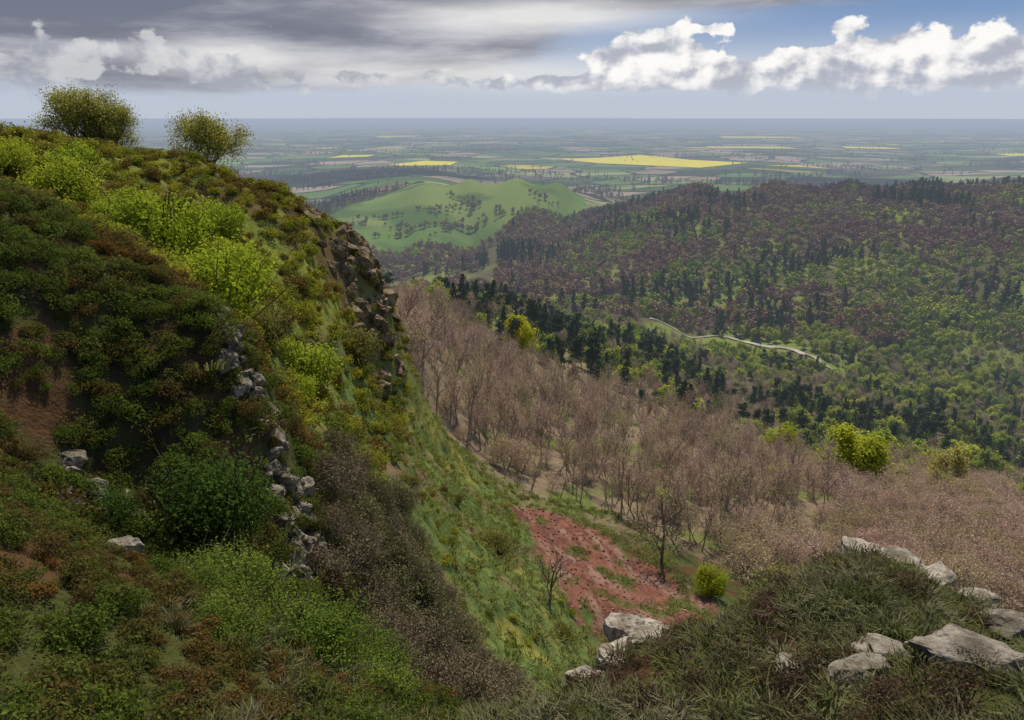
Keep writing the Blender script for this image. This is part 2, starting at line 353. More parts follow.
def scatter(name,coll,x,y,scale,idx=None,tilt=.1,sink=0.):
    c,n=coll;x=np.asarray(x);y=np.asarray(y);k=len(x)
    if k==0: return
    z=H(x,y)-sink
    me=bpy.data.meshes.new(name);me.vertices.add(k);me.vertices.foreach_set('co',np.stack([x,y,z],1).astype(np.float32).ravel())
    rot=np.stack([rng.normal(size=k)*tilt,rng.normal(size=k)*tilt,rng.random(k)*6.28],1)
    scl=np.repeat(np.asarray(scale)[:,None],3,1);scl[:,2]*=(.85+.3*rng.random(k))
    if idx is None: idx=rng.integers(0,n,k)
    a=me.attributes.new('rot','FLOAT_VECTOR','POINT');a.data.foreach_set('vector',rot.astype(np.float32).ravel())
    a=me.attributes.new('scl','FLOAT_VECTOR','POINT');a.data.foreach_set('vector',scl.astype(np.float32).ravel())
    a=me.attributes.new('idx','INT','POINT');a.data.foreach_set('value',idx.astype(np.int32))
    o=link(name,me);ng=bpy.data.node_groups.new('scatter_'+name,'GeometryNodeTree')
    ng.interface.new_socket('Geometry',in_out='INPUT',socket_type='NodeSocketGeometry');ng.interface.new_socket('Geometry',in_out='OUTPUT',socket_type='NodeSocketGeometry')
    gi=ng.nodes.new('NodeGroupInput');go=ng.nodes.new('NodeGroupOutput');ip=ng.nodes.new('GeometryNodeInstanceOnPoints');ci=ng.nodes.new('GeometryNodeCollectionInfo')
    ci.inputs['Collection'].default_value=c;ci.inputs['Separate Children'].default_value=True;ci.inputs['Reset Children'].default_value=True
    def na_(t,nm):
        q=ng.nodes.new('GeometryNodeInputNamedAttribute');q.data_type=t;q.inputs[0].default_value=nm;return q.outputs[0]
    ng.links.new(gi.outputs[0],ip.inputs['Points']);ng.links.new(ci.outputs[0],ip.inputs['Instance']);ip.inputs['Pick Instance'].default_value=True
    ng.links.new(na_('INT','idx'),ip.inputs['Instance Index']);ng.links.new(na_('FLOAT_VECTOR','rot'),ip.inputs['Rotation']);ng.links.new(na_('FLOAT_VECTOR','scl'),ip.inputs['Scale'])
    ng.links.new(ip.outputs[0],go.inputs[0])
    md=o.modifiers.new('scatter','NODES');md.node_group=ng
    return o
def jgrid(x0,x1,y0,y1,s):
    gx,gy=np.meshgrid(np.arange(x0,x1,s),np.arange(y0,y1,s));gx=gx.ravel();gy=gy.ravel()
    return gx+rng.uniform(-.7,.7,len(gx))*s,gy+rng.uniform(-.7,.7,len(gy))*s
def place(name,me,x,y,rot=0,s=1,sink=.1):
    o=link(name,me);o.location=(x,y,float(H(np.array([x]),np.array([y]))[0])-sink);o.rotation_euler=(0,0,rot);o.scale=(s,s,s) if not isinstance(s,tuple) else s;return o
# ================= materials =================
bark=barkmat('bark',(.09,.07,.05));barkg=barkmat('bark_grey',(.16,.13,.10));barkf=barkmat('bark_far',(.27,.205,.16),True)
L_bright=leafmat('leaf_bright',[(.30,.37,.03),(.38,.41,.04),(.24,.33,.03)],trans=.45)
L_spring=leafmat('leaf_spring',[(.34,.33,.07),(.36,.34,.07)])
L_dark=leafmat('leaf_dark',[(.06,.10,.02),(.08,.13,.025),(.07,.11,.02)])
L_shrub=leafmat('leaf_shrub',[(.08,.12,.02),(.14,.18,.03),(.13,.085,.03),(.10,.14,.025),(.12,.13,.03)])
L_heath=leafmat('leaf_heath',[(.24,.26,.03),(.34,.32,.035),(.15,.18,.03),(.18,.11,.035),(.28,.28,.03)])
L_rust=leafmat('leaf_rust',[(.17,.085,.025),(.13,.09,.03),(.10,.105,.025),(.19,.10,.03)])
L_heather=leafmat('leaf_heather',[(.10,.065,.045),(.13,.085,.05),(.09,.08,.04),(.12,.06,.05)])
L_brown=leafmat('twig_brown',[(.20,.155,.095),(.16,.135,.08),(.16,.16,.065)],trans=.15)
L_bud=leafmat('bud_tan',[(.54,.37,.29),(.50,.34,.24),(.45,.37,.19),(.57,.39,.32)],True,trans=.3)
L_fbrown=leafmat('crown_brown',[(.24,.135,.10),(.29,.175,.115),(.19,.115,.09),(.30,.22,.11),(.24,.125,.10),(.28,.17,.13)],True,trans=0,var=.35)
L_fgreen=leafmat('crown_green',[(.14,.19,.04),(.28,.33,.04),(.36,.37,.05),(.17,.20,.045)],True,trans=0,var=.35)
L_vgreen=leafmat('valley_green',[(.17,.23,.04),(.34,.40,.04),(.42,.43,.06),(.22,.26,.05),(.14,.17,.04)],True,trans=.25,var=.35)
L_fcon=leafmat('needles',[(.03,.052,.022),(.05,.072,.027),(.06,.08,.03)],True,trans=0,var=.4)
G_grass=leafmat('grass_blades',[(.15,.15,.06),(.11,.125,.035),(.22,.19,.12),(.12,.145,.045)],trans=.3)
# ================= prototypes =================
P_bare=proto_coll('bare_tree',[tree('bare%d'%q,100+q,11,[barkf,L_bud],nleaf=3,lsize=.15,lspread=.4,k=3,twigmin=.014,nch=(8,5,4),trunk=.35,spread=.5,ratio=.38,stems=1+(q%2),r0=.17,upb=.5) for q in range(5)])
P_bushm=proto_coll('scrub',[tree('scrub%d'%q,130+q,6,[barkf,L_bud],nleaf=4,lsize=.2,lspread=.4,k=3,twigmin=.016,nch=(7,5,3),trunk=.1,spread=.8,ratio=.5,stems=2) for q in range(3)])
P_leafm=proto_coll('leafy_tree',[tree('leafy%d'%q,150+q,10,[barkf,L_vgreen],nleaf=7,lsize=.6,lspread=.5,k=3,nch=(8,5,3),trunk=.15,spread=.75,ratio=.45,orient=True) for q in range(3)])
P_pine=proto_coll('pine',[pine('pine%d'%q,170+q,13,[barkf,L_fcon]) for q in range(3)]+[conifer('con%d'%q,180+q,14,[barkf,L_fcon]) for q in range(2)])
P_far=proto_coll('far_tree',[blob('fb%d'%q,200+q,12,[barkf,L_fbrown]) for q in range(3)]+[blob('fg%d'%q,210+q,11,[barkf,L_fgreen]) for q in range(3)]+[conifer('fc%d'%q,220+q,17,[barkf,L_fcon],lv=9,per=4,ls=1.7) for q in range(2)])
P_shrub=proto_coll('low_shrub',[bush('ls%d'%q,240+q,1.0,.55,[bark,L_shrub],1200,.05,10,16) for q in range(3)])
P_heath=proto_coll('heath_shrub',[bush('hs%d'%q,250+q,1.5,.8,[bark,L_heath],750,.11,9,10) for q in range(4)])
P_rust=proto_coll('bracken',[bush('rs%d'%q,260+q,1.0,.5,[bark,L_rust],900,.06,9,14) for q in range(3)])
P_heather=proto_coll('heather',[bush('ht%d'%q,265+q,1.0,.5,[bark,L_heather],1100,.045,9,20) for q in range(2)])
P_brown=proto_coll('brown_shrub',[tree('bs%d'%q,270+q,2.2,[barkg,L_brown],nleaf=4,lsize=.08,lspread=.15,k=3,twigmin=.006,nch=(6,5,4),trunk=.05,spread=.8,ratio=.55,stems=4) for q in range(3)])
P_tuft=proto_coll('grass_tuft',[tuft('tf%d'%q,280+q,[G_grass],n=80,h=.24,w=.35,lean=.7) for q in range(4)])
P_tuft2=proto_coll('coarse_grass',[tuft('tg%d'%q,290+q,[leafmat('slope_grass',[(.18,.23,.055),(.26,.25,.08),(.15,.20,.045)],trans=.35)],n=45,h=.4,w=1.2,bw=.03,lean=.8) for q in range(3)])
# ================= scatter =================
EP=[(-17,90),(3,92),(14,91),(24,80),(31,66),(60,60),(110,64),(150,140),(100,178),(60,172),(20,182),(-4,196),(-30,222),(-45,215),(-27,125)]
x,y=jgrid(-45,155,60,270,3.8);mk=inpoly(x,y,EP)&(rng.random(len(x))<.85+.7*fbm(x/14,y/14,3,64))
x,y=x[mk],y[mk];tall=inpoly(x,y,[(-45,85),(26,80),(60,115),(60,230),(-45,270)])&(rng.random(len(x))<.85)
scatter('bare_ash_woodland',P_bare,x[tall],y[tall],rng.uniform(.45,1.1,tall.sum()))
q=~tall;scatter('hawthorn_scrub',P_bushm,x[q],y[q],rng.uniform(.6,1.15,q.sum()))
x,y=jgrid(-45,155,60,270,8.5);mk=inpoly(x,y,EP)&(y>95);scatter('woodland_understorey',P_bushm,x[mk],y[mk],rng.uniform(.25,.6,mk.sum()))
x,y=jgrid(-45,155,60,260,8);mk=inpoly(x,y,EP)&(fbm(x/25,y/25,3,5)-.12*(x<40)>.05);scatter('spring_green_saplings',P_leafm,x[mk],y[mk],rng.uniform(.25,.6,mk.sum()))
ROAD=np.array([(112,575),(128,568),(145,563),(165,556),(182,547),(197,535),(208,520),(214,503),(217,486),(221,470)],float)
def roaddist(x,y):
    dmin=np.full(len(x),1e9)
    for s in np.linspace(0,len(ROAD)-1.001,60):
        k=int(s);p=ROAD[k]+(ROAD[k+1]-ROAD[k])*(s-k)
        for o in (0,8,16,24,31): dmin=np.minimum(dmin,np.hypot(x-p[0]*(1-o/560),y-p[1]*(1-o/560)))
    return dmin
x,y=jgrid(-120,520,165,620,6.3)
mk=(np.abs(x/y)<.85)&~inpoly(x,y,EP)&(roaddist(x,y)>7)&(np.hypot(x,y)>180)&(x>-.28*y)
x,y=x[mk],y[mk]
con=(fbm(x/45,y/45,4,8)+.42*np.exp(-((y-(255+.3*x))/60)**2)-.2*(y>430)-.35*(x>110)*(y<250))>.1
kind=rng.random(len(x));br=fbm(x/40,y/40,3,9)
kp=con&(kind<.66);scatter('pine_plantation',P_pine,x[kp],y[kp],rng.uniform(.5,1.05,kp.sum()))
rest=~kp;kl=rest&(br+.5*(kind-.5)-.06*(y>350)-.08*(x>100)<.05);scatter('valley_deciduous_wood',P_leafm,x[kl],y[kl],rng.uniform(.4,1.05,kl.sum()))
kb=rest&~kl;scatter('valley_bare_wood',P_bare,x[kb],y[kb],rng.uniform(.6,1,kb.sum()))
x,y=jgrid(-330,1500,560,1600,10)
mk=(x<.85*y)&(x>-.3*y)&~inpoly(x,y,GH)&(np.hypot(x,y)>560)&(roaddist(x,y)>7)
d0=inpoly(x,y,[(-330,560),(-300,1000),(-230,1120),(-20,1140),(40,1300),(160,1460),(340,1500),(1500,1250),(1500,400),(400,400)])
mk&=d0&~((x<-20)&(fbm(x/90,y/90,3,12)>.12))
mk&=~inpoly(x,y,[(300,1330),(430,1260),(520,1300),(420,1400)])
x,y=x[mk],y[mk];cn=fbm(x/110,y/110,4,14)+.24*np.clip((x-450)/300,0,1)*(y>850);gn=fbm(x/90,y/90,4,15)+.20*sst(780,600,y)-.1*sst(750,850,y)
u_=rng.random(len(x));idx=np.where(cn+.35*(u_-.5)>.24,rng.integers(6,8,len(x)),np.where(gn+.6*(rng.random(len(x))-.5)>.16,rng.integers(3,6,len(x)),rng.integers(0,3,len(x))))
scatter('hillside_woodland',P_far,x,y,rng.uniform(.65,1.4,len(x)),idx)
hx=[];hy=[]
def hedge(p,q_,n):
    t=rng.random(n);hx.extend(p[0]+(q_[0]-p[0])*t+rng.normal(size=n)*3);hy.extend(p[1]+(q_[1]-p[1])*t+rng.normal(size=n)*3)
hedge((-230,1130),(-330,1250),40);hedge((-330,1250),(-400,1550),50);hedge((-150,1140),(-60,1450),30);hedge((-240,1250),(-110,1300),35);hedge((-300,1400),(-180,1420),18);hedge((-20,1150),(30,1300),40);hedge((30,1300),(150,1450),70);hedge((-190,1130),(-40,1150),50);hedge((-60,1400),(-130,1520),14);hedge((-400,1550),(-250,1800),40);hedge((-110,1300),(20,1290),30);hedge((-110,1300),(-170,1420),12)
for (a,b_,n) in [(-80,1430,12),(-120,1400,9),(-30,1330,8),(-280,1350,14),(60,1440,12),(-200,1330,8)]:
    hx.extend(a+rng.normal(size=n)*14);hy.extend(b_+rng.normal(size=n)*14)
scatter('pasture_hedgerow',P_far,np.array(hx),np.array(hy),rng.uniform(.5,1.2,len(hx)),rng.integers(0,6,len(hx)))
n=30000;yy=np.exp(rng.uniform(math.log(1500),math.log(9000),n));xx=yy*rng.uniform(-.8,.8,n)
wd=fbm(xx/260,yy/200,4,21);mk=(wd+.25*(rng.random(n)>.93)>.19)&~inpoly(xx,yy,GH)&(np.hypot(xx+100,yy-1500)>420)
scatter('distant_plain_woods',P_far,xx[mk],yy[mk],rng.uniform(.7,1.4,mk.sum()),np.where(rng.random(mk.sum())<.6,rng.integers(0,6,mk.sum()),rng.integers(6,8,mk.sum())))
x,y=jgrid(-560,-250,1350,1900,13);mk=inpoly(x,y,[(-560,1450),(-330,1400),(-400,1560),(-260,1800),(-420,1880),(-700,1800)]);scatter('hill_foot_wood',P_far,x[mk],y[mk],rng.uniform(.8,1.3,mk.sum()),np.where(rng.random(mk.sum())<.5,6,2))
x,y=jgrid(-75,2,33,98,1.05)
mk=(x<-8-.1*(y-40))&(np.hypot(x,y)>33)&(fbm(x/6,y/6,3,41)>-.5)
scatter('crag_heath',P_heath,x[mk],y[mk],rng.uniform(.4,1.5,mk.sum()),sink=.1,tilt=.25)
x,y=jgrid(-16,14,22,90,1.25);mk=(x>-8-.1*(y-40))&~inpoly(x,y,SCREE)&(fbm(x/5,y/5,4,40)-.014*(x+5)>.0);scatter('slope_bilberry',P_heath,x[mk],y[mk],rng.uniform(.15,.75,mk.sum()),sink=.1,tilt=.25)
x,y=jgrid(-16,20,20,92,.9);mk=(x>-12)&(~inpoly(x,y,SCREE)|(fbm(x/3.5,y/3.5,5,62)>.16))&(fbm(x/4,y/4,3,48)>-.25);scatter('slope_grass',P_tuft2,x[mk],y[mk],rng.uniform(.5,1.3,mk.sum()),sink=.0,tilt=.3)
x,y=jgrid(-34,-7,14.5,34,.55);mk=(fbm(x/3,y/3,3,43)>-.42);cv=fbm(x/4,y/4,3,44)>-.03
q=mk&cv;scatter('spur_bracken',P_rust,x[q],y[q],rng.uniform(.6,1.6,q.sum()),sink=.05,tilt=.3)
q=mk&~cv;scatter('spur_shrubs',P_shrub,x[q],y[q],rng.uniform(.6,1.7,q.sum()),sink=.05,tilt=.3)
x,y=jgrid(-11,1,18,42,1.1);mk=inpoly(x,y,[(-10,38),(-6.5,40),(-3,32),(.3,25),(-1,19),(-6,22),(-9,28)]);scatter('brown_gully_scrub',P_brown,x[mk],y[mk],rng.uniform(.5,1.2,mk.sum()),sink=.1)
x,y=jgrid(-16,0,4,15.5,.35);mk=(x<-1.0)&(fbm(x/2,y/2,3,51)>-.25);cv=fbm(x/1.5,y/1.5,3,52)>.2
q=mk&~cv;scatter('bilberry_bank',P_shrub,x[q],y[q],rng.uniform(.3,.85,q.sum()),sink=.0,tilt=.3)
q=mk&cv;scatter('heather_bank',P_rust,x[q],y[q],rng.uniform(.3,.6,q.sum()),sink=.03,tilt=.3)
x,y=jgrid(-5,14,3,14,.19);mk=(fbm(x/1.5,y/1.5,3,53)>-.25)&(np.hypot(x,y)>3.5)&((x>-1)|(fbm(x/1.2,y/1.2,3,57)>.15));scatter('grass_tussocks',P_tuft,x[mk],y[mk],rng.uniform(.4,1.25,mk.sum()),sink=.0,tilt=.25)
x,y=jgrid(1.2,14,4,13,.42);mk=(fbm(x/1.5,y/1.5,3,54)>.0);scatter('heather_clumps',P_heather,x[mk],y[mk],rng.uniform(.25,.75,mk.sum()),sink=.03)
# ================= individual plants =================
hawB=[bush('hawthorn%d'%q,300+q,5,4.6,[bark,L_bright],9000,.17,20,60,.55) for q in range(3)]
for n_,(x,y,s) in enumerate([(-33,55,1.15),(-22,46,1.3),(-16.3,40,1.35),(-13.8,46,1.1),(-36,62,1.05),(-25,62,1.0),(-30,57,.9),(-19.5,52,.9),(-27.5,52,.8),(-17,34.5,.5),(-13.2,41,.6),(-38,56,.9),(-22.5,57,.7)]):
    place('hawthorn_bush',hawB[n_%3],x,y,n_*1.3,(s,s,s*.9),.6)
olive=bush('olive_bush',320,4,3,[bark,leafmat('leaf_olive',[(.22,.21,.055)])],5000,.14,16,80,.5)
for q,(x,y,s) in enumerate([(-13.6,60,1.3),(-1.4,52,.95),(-16,46,1),(-7.5,47,.5),(-5,56,.45),(3.5,43,.5)]): place('sallow_bush',olive,x,y,q,s,.3)
dk=bush('yew_bush',330,4.2,3.4,[bark,L_dark],12000,.11,26,60,.5)
place('dark_green_bush',dk,-9.6,20.5,0,(1,1,1.15),.4);place('dark_green_bush',dk,-12.3,19.5,2,.55,.3)
bil=bush('bilberry_dome',335,2.4,1.3,[bark,leafmat('leaf_bilberry',[(.13,.19,.03),(.18,.23,.04)])],12000,.048,24,40,.6)
for q,(x,y,s) in enumerate([(-3.2,9.4,1),(-4.9,10.9,1.05),(-2.1,8.9,.75),(-6.2,11.8,.9),(-4.2,8.6,.7),(-2.6,10.3,.8)]): place('bilberry_bush',bil,x,y,q*1.1,s,.35)
place('green_bush',hawB[1],21,66,0,(.75,.75,.95),.2)
sil=tree('birch_silhouette',401,6.3,[barkg,L_spring],nleaf=10,lsize=.17,lspread=.38,k=4,twigmin=.014,nch=(8,6,4),trunk=.12,spread=.65,ratio=.52,stems=4,wob=.4)
place('birch_tree',sil,-49.5,88,0,(1.25,1.25,1.15));place('birch_tree',sil,-46.8,88.5,2,(.85,.85,1.0));sil2=tree('birch2',405,5.4,[barkg,L_spring],nleaf=10,lsize=.17,lspread=.36,k=4,twigmin=.014,nch=(8,6,4),trunk=.12,spread=.65,ratio=.52,stems=3,wob=.4)
place('birch_tree',sil2,-34.6,85,1,1.2)
oak=tree('bare_oak',410,9.5,[barkg,L_bud],nleaf=4,lsize=.13,lspread=.25,k=4,twigmin=.016,nch=(9,6,5),trunk=.22,spread=.85,ratio=.55,stems=1)
place('bare_oak_tree',oak,17.5,73.5,0)
oak2=tree('bare_sapling',415,5.5,[barkg,L_bud],nleaf=1,lsize=.1,lspread=.15,k=4,twigmin=.014,nch=(7,5,3),trunk=.25,spread=.6,ratio=.5)
place('bare_sapling',oak2,3,50,0)
gt=tree('green_tree_mesh',420,12,[bark,L_bright],nleaf=16,lsize=.45,lspread=.6,k=4,nch=(9,6,4),trunk=.08,spread=.85,ratio=.48,orient=True)
place('green_beech_tree',gt,73,139,0,(1.45,1.45,1.25));place('green_beech_tree',gt,66,165,2,1.0)
gy=tree('yellow_tree_mesh',422,12,[bark,leafmat('leaf_yellow',[(.58,.57,.05)])],nleaf=18,lsize=.45,lspread=.6,k=4,nch=(9,6,4),trunk=.08,spread=.85,ratio=.48,orient=True)
place('yellow_maple_tree',gy,3,200,1,(1,1,1.3))
tt=tree('tan_tree_mesh',425,8,[bark,leafmat('leaf_tan',[(.44,.39,.14)])],nleaf=10,lsize=.35,lspread=.4,k=4,nch=(8,5,4),trunk=.12,spread=.85,ratio=.48)
place('budding_tree',tt,100,150,0,1.4);place('budding_tree',tt,48,120,2,.8);place('budding_tree',gt,52,126,2,.5);place('budding_tree',tt,86,132,2,1.0)
gor=bush('gorse',430,1.6,1.1,[bark,leafmat('gorse_leaf',[(.24,.24,.04)])],5000,.045,14,30)
place('gorse_bush',gor,5.2,11.2,0,1.1,.1);place('gorse_bush',gor,4.3,10.6,2,.8,.2)
# ================= track, fields =================
def sheet(name,ptsL,ptsR,mat,off):
    n=len(ptsL);V=[]
    for a_,b_ in zip(ptsL,ptsR): V+= [a_,b_]
    V=np.array(V,float);z=H(V[:,0],V[:,1])+off
    F=np.array([[2*k,2*k+1,2*k+3,2*k+2] for k in range(n-1)])
    return link(name,mkmesh(name,np.column_stack([V,z]),[F],[mat]))
m,nt,out=newmat('gravel');d=nt.nodes.new('ShaderNodeBsdfDiffuse')
g_=nt.nodes.new('ShaderNodeNewGeometry');nt.links.new(mixc(nt,noise(nt,g_.outputs['Position'],.08,4).ss(.35,.65),(.26,.23,.18),(.44,.40,.34)),d.inputs[0]);finish(nt,out,d.outputs[0])
rs=np.linspace(0,len(ROAD)-1.001,80);L_=[];R_=[]
def rp_(s):
    k=int(s);t=s-k;P=lambda q:ROAD[min(max(q,0),len(ROAD)-1)]
    return .5*((2*P(k))+(P(k+1)-P(k-1))*t+(2*P(k-1)-5*P(k)+4*P(k+1)-P(k+2))*t*t+(3*P(k)-P(k-1)-3*P(k+1)+P(k+2))*t**3)
for s in rs:
    p=rp_(s);q=rp_(min(s+.05,len(ROAD)-1.001));d_=q-p if np.hypot(*(q-p))>0 else np.array([0,-1.]);d_/=np.hypot(*d_)+1e-9;nrm=np.array([-d_[1],d_[0]])*2.1
    L_.append(p+nrm);R_.append(p-nrm)
sheet('gravel_track',L_,R_,m,.9)
m,nt,out=newmat('rapeseed');d=nt.nodes.new('ShaderNodeBsdfDiffuse')
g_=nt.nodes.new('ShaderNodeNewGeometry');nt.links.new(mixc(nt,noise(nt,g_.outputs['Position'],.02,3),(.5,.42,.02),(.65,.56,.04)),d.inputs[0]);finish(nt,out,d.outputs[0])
def field(poly,off=2.5):
    P=np.array(poly,float);n=len(P);c=P.mean(0);V=[c]+[c+(p-c)*t for t in (.5,1) for p in P]
    V=np.array(V);z=H(V[:,0],V[:,1])+off
    T=np.array([[0,1+k,1+(k+1)%n] for k in range(n)]);Q=np.array([[1+k,1+n+k,1+n+(k+1)%n,1+(k+1)%n] for k in range(n)])
    link('rapeseed_field',mkmesh('rapeseed_field',np.column_stack([V,z]),[T,Q],[m]))
field([(240,4200),(520,4380),(790,4680),(947,4030),(1136,3640),(830,3330),(700,3560),(448,3860)])
field([(-539,3330),(-428,3720),(-266,3720),(-279,3400),(-480,3235)])
field([(-1000,4100),(-980,4400),(-780,4350),(-790,4150)])
field([(1450,5600),(1500,5900),(2050,5800),(2080,5500)]);field([(2500,5700),(2600,6000),(2900,5950),(2900,5600)]);field([(2950,4500),(3050,4800),(3500,4750),(3300,4400)]);field([(-1500,8300),(-1500,8800),(-1050,8800),(-1080,8400)]);field([(2300,8300),(2400,8900),(3100,8900),(3200,8300)])
# ================= rocks =================
def rockmat(name,ca,cb,cc,sc1=3):
    m,nt,out=newmat(name);b=nt.nodes.new('ShaderNodeBsdfDiffuse')
    tc=nt.nodes.new('ShaderNodeNewGeometry');n1=noise(nt,tc.outputs['Position'],sc1,8,.7);n2=noise(nt,tc.outputs['Position'],sc1*4.5,6,.7)
    c_=mixc(nt,n1.ss(.35,.65),ca,cb);c_=mixc(nt,n2.ss(.52,.68),c_,cc);nt.links.new(c_,b.inputs[0])
    bp=nt.nodes.new('ShaderNodeBump');bp.inputs['Strength'].default_value=.8;bp.inputs['Distance'].default_value=.2/sc1;nt.links.new((n1+n2*.5).v,bp.inputs['Height']);nt.links.new(bp.outputs[0],b.inputs['Normal']);finish(nt,out,b.outputs[0],False);return m
rockm=rockmat('limestone_rock',(.18,.15,.115),(.46,.40,.33),(.11,.10,.06))
rockd=rockmat('lichen_slab',(.13,.11,.085),(.32,.28,.23),(.08,.08,.045))
cragm=rockmat('crag_sandstone',(.10,.08,.055),(.34,.29,.23),(.06,.07,.025),2)
cliffm=rockmat('dark_crag_rock',(.10,.07,.04),(.33,.25,.17),(.12,.12,.03),.8)
def rockmesh(seed,mat,sub=4):
    r=np.random.default_rng(seed);bm=bmesh.new();bmesh.ops.create_icosphere(bm,subdivisions=sub,radius=1)
    pls=[(lambda n:(n/np.linalg.norm(n),.5+.3*r.random()))(r.normal(size=3)) for _ in range(12)]+[(np.array([0,0,1.]),.55)]
    for v in bm.verts:
        p=np.array(v.co)
        for n,d in pls:
            e_=p@n-d
            if e_>0: p=p-n*e_*.95
        q=Vector(p);q=q*(1+.16*mn.fractal(q*2.2+Vector((seed,0,0)),1,2,4)+.05*mn.fractal(q*8,1,2,3));q.z*=(1-.04*math.copysign(1,math.sin(q.z*22)))
        v.co=q
    me=bpy.data.meshes.new('rock%d'%seed);bm.to_mesh(me);bm.free();me.materials.append(mat)
    for p in me.polygons: p.use_smooth=False
    return me
RK=[rockmesh(500+q,rockm) for q in range(5)];RD=[rockmesh(530+q,rockd) for q in range(5)]
P_crag=proto_coll('crag_stone',[rockmesh(510+q,cragm) for q in range(5)]);P_cliff=proto_coll('cliff_stone',[rockmesh(520+q,cliffm) for q in range(4)])
def rock(x,y,sx,sy,sz,rot=0,up=0,k=0,tilt=0,lib=RK):
    o=place('limestone_boulder',lib[k%5],x,y,rot,(sx,sy,sz),-up);o.rotation_euler=(tilt,tilt*.5,rot);return o
rock(1.95,9.6,.5,.5,.55,.3,.68,0);rock(2.25,9.45,.32,.35,.35,1.3,.45,1);rock(1.72,9.1,.33,.33,.36,2,.22,2);rock(2.0,9.0,.36,.3,.3,.5,.25,3);rock(1.45,8.7,.28,.28,.3,.5,.15,4);rock(1.0,8.1,.36,.26,.28,.2,.15,1)
rock(6.1,10.0,.55,.34,.28,.2,.42,2,.2);rock(6.6,9.7,.45,.34,.28,.9,.36,3);rock(5.6,10.2,.4,.33,.25,.9,.4,4);rock(7.0,9.2,.36,.28,.24,.3,.3,0)
rock(4.75,6.3,.86,.4,.2,-.38,.16,0,.12,RD);rock(3.6,6.3,.44,.26,.15,.4,.12,1,0,RD);rock(4.1,6.7,.34,.26,.16,-.8,.12,2,0,RD);rock(6.7,8.2,.58,.34,.26,-.5,.2,4,0,RD);rock(5.35,5.9,.4,.25,.16,.8,.12,3,0,RD);rock(3.1,6.6,.25,.18,.1,1.8,.1,3,0,RD)
rock(-7.6,12.2,.46,.33,.25,.3,.32,2,0,RD)
cl=np.array([(-10.9,28),(-10.2,27.2),(-9.6,26.6),(-9.1,25.9),(-8.7,25.2),(-8.3,24.6),(-8.1,24.0),(-7.9,23.2)]);t_=rng.random(100)*6.99;k_=t_.astype(int)
P=cl[k_]+(cl[k_+1]-cl[k_])*(t_-k_)[:,None]+rng.normal(size=(100,2))*np.array([.7,.8])
ex=np.array([(-13.2,20.5),(-12.7,20.1),(-13.6,20.8),(-12.3,19.8)]);ex=np.repeat(ex,7,0)+rng.normal(size=(28,2))*.4
P=np.vstack([P,ex]);scatter('crag_outcrop',P_crag,P[:,0],P[:,1],rng.uniform(.15,.6,len(P)),tilt=.5,sink=-.05)
cl=np.array([(-28,82),(-24.5,82),(-22,81),(-20,80.5),(-18.5,79.5),(-17,79),(-15.8,78),(-14.6,76),(-14.2,73),(-14.5,70)]);t_=rng.random(170)*8.99;k_=t_.astype(int)
P=cl[k_]+(cl[k_+1]-cl[k_])*(t_-k_)[:,None]+rng.normal(size=(170,2))*np.array([1.2,2.0])
scatter('cliff_outcrop',P_cliff,P[:,0],P[:,1],rng.uniform(.4,1.6,len(P)),tilt=.4,sink=.2)
x,y=jgrid(-1,23,43,86,.6);mk=inpoly(x,y,SCREE)&(rng.random(len(x))<.7)
screem=rockmat('red_scree_stone',(.18,.08,.055),(.34,.20,.15),(.13,.06,.045),2)
P_scree=proto_coll('scree_stone',[rockmesh(540+q,screem,2) for q in range(3)])
scatter('red_scree',P_scree,x[mk],y[mk],rng.uniform(.05,.34,mk.sum())**1.3,tilt=.6)
# ================= unseen clouds added above the view (cast cloud shadows) =================
m,nt,out=newmat('shade_cloud_white');d=nt.nodes.new('ShaderNodeBsdfDiffuse');d.inputs[0].default_value=(.9,.9,.92,1);nt.links.new(d.outputs[0],out.inputs[0]);cloudm=m
SAZ,SEL=math.radians(6),math.radians(52)
def shade_cloud(gx,gy,gz,R,alt=850,seed=0,flat=.28):
    r=np.random.default_rng(seed);h=alt-gz;k=h/math.tan(SEL)
    cxx=gx+math.sin(SAZ)*k;cyy=gy+math.cos(SAZ)*k
    bm=bmesh.new()
    for q in range(16):
        a=r.random()*6.28;d_=math.sqrt(r.random())*R*.8;s_=R*(.2+.25*r.random())
        bmesh.ops.create_icosphere(bm,subdivisions=3,radius=s_,matrix=Matrix.Translation((math.cos(a)*d_*1.3,math.sin(a)*d_*.8,r.random()*R*.1)))
    for v in bm.verts:
        v.co*=1+.25*mn.fractal(v.co*(3/R),1,2,4);v.co.z=v.co.z*flat if v.co.z<0 else v.co.z*.6
    me=bpy.data.meshes.new('shade_cloud');bm.to_mesh(me);bm.free();me.materials.append(cloudm)
    for p in me.polygons: p.use_smooth=True
    o=link('shade_cloud',me);o.location=(cxx,cyy,alt)
shade_cloud(880,850,-110,210,seed=1);shade_cloud(560,1130,-120,90,seed=2)
shade_cloud(-600,2800,-220,360,900,3);shade_cloud(1500,2600,-220,380,900,4)
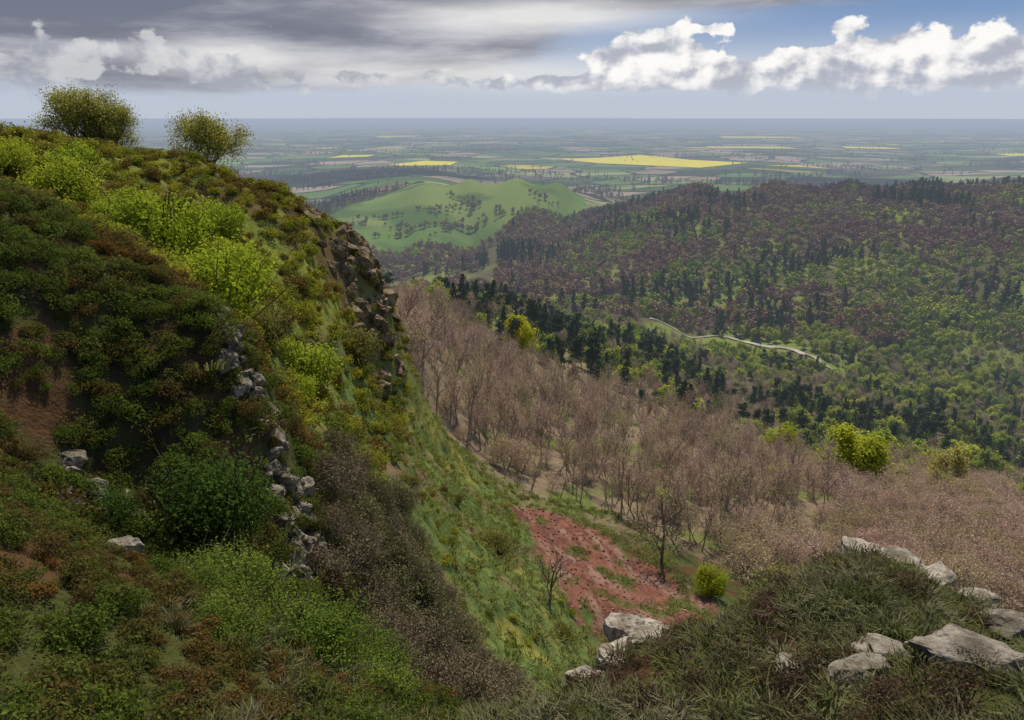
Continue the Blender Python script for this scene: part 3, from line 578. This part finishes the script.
# ================= sky =================
w=bpy.data.worlds.new('World');sc.world=w;w.use_nodes=True;nt=w.node_tree;nt.nodes.clear()
out=nt.nodes.new('ShaderNodeOutputWorld');bg=nt.nodes.new('ShaderNodeBackground');nt.links.new(bg.outputs[0],out.inputs[0]);bg.inputs[1].default_value=.1
sk=nt.nodes.new('ShaderNodeTexSky');sk.sky_type='NISHITA';sk.sun_disc=False;sk.sun_elevation=SEL;sk.sun_rotation=SAZ
tc=nt.nodes.new('ShaderNodeTexCoord');sx=nt.nodes.new('ShaderNodeSeparateXYZ');nt.links.new(tc.outputs['Generated'],sx.inputs[0])
dx,dy,dz=[S(nt,sx.outputs[q]) for q in range(3)]
Az=dx.f('ARCTAN2',dy);E=dz/((dx*dx+dy*dy).f('SQRT')+.001)
def vec(a,b):
    c=nt.nodes.new('ShaderNodeCombineXYZ')
    nt.links.new(a.v,c.inputs[0]);nt.links.new(b.v,c.inputs[1]);return c.outputs[0]
def gs(L):
    t=None
    for (a,e_,sa,se,wt) in L:
        q=((Az-a)/sa);p=((E-e_)/se);g_=(0-(q*q+p*p)).f('EXPONENT')*wt
        t=g_ if t is None else t+g_
    return t
nc=noise(nt,vec(Az*18,E*24),1,10,.55,'2D');nc2=noise(nt,vec(Az*18+.18,E*24-.30),1,5,.5,'2D')
nl=noise(nt,vec(Az*4,E*14),1,6,.55,'2D');nl2=noise(nt,vec(Az*3.5+5,E*22),1,8,.6,'2D')
K=10.
def kc(*c): return tuple(q*K for q in c)
sky=mixc(nt,E.ss(.0,.04),kc(.46,.53,.63),kc(.50,.57,.69))
sky=mixc(nt,E.ss(.05,.12),sky,kc(.20,.32,.54))
st=gs([(-.35,.12,.42,.06,1.4),(.12,.142,.32,.018,1.2),(-.5,.06,.25,.035,.8),(.5,.145,.12,.010,.7),(-.1,.09,.2,.03,.5),(-.3,.05,.25,.02,.5)])
sa=(st+(nl-.5)*1.1).ss(.25,.75)
scol=mixc(nt,(nl2+(.09-E)*2.8+(Az+.1)*.3).ss(.3,.8),kc(.18,.19,.245),kc(.60,.60,.64))
sky=mixc(nt,sa*.95,sky,scol)
gl=gs([(.05,.118,.18,.018,1.0),(.0,.05,.25,.02,.7),(-.35,.065,.08,.014,.9)])
sky=mixc(nt,(gl*(nl2+.4)).f('MINIMUM',.85),sky,kc(.84,.83,.81))
cu=gs([(.175,.076,.06,.034,1.35),(.26,.048,.12,.022,1.05),(.38,.055,.07,.024,.95),(.47,.055,.08,.030,1.05),(.56,.055,.07,.032,1.1),(.06,.040,.12,.012,.9),(.395,.10,.04,.012,.85),(.237,.10,.03,.006,.6),(-.345,.052,.07,.028,.85),(-.545,.045,.09,.034,.85),(-.17,.048,.10,.014,.6),(-.45,.075,.05,.018,.5)])
base_=(noise(nt,vec(Az*9,Az*3),1,4,.6,'2D')-.5)*.035+E
ca=(cu+(nc-.5)*1.9).ss(.43,.60)*base_.ss(.014,.036)
lit=((nc-nc2)*2.6+.5+(E-.05)*7).ss(.1,.95)
left=Az.ss(.1,-.15)
ccol=mixc(nt,lit,kc(.44,.46,.54),kc(1.0,.98,.95));ccol2=mixc(nt,lit,kc(.34,.36,.43),kc(.72,.72,.73))
ccol=mixc(nt,left,ccol,ccol2)
sky=mixc(nt,ca*(1-left*.3)*.97,sky,ccol)
sky=mixc(nt,E.ss(.002,.05,1,0)*.85,sky,kc(.52,.57,.66))
fin=mixc(nt,E.ss(.16,.45),sky,sk.outputs[0])
nt.links.new(fin,bg.inputs[0])
sun=bpy.data.lights.new('sun','SUN');sun.energy=5.0;sun.angle=math.radians(.5);sun.color=(1,.93,.80);so=link('sun',sun)
d=Vector((math.sin(SAZ)*math.cos(SEL),math.cos(SAZ)*math.cos(SEL),math.sin(SEL)));so.rotation_euler=(-d).to_track_quat('-Z','Y').to_euler()
cam=bpy.data.cameras.new('camera');co=link('camera',cam);sc.camera=co
cam.sensor_width=36;cam.lens=731/1024*36;cam.clip_end=200000;cam.clip_start=.05
co.rotation_euler=(math.radians(90-18.5),0,0)
sc.view_settings.view_transform='Standard';sc.view_settings.look='None';sc.view_settings.exposure=0
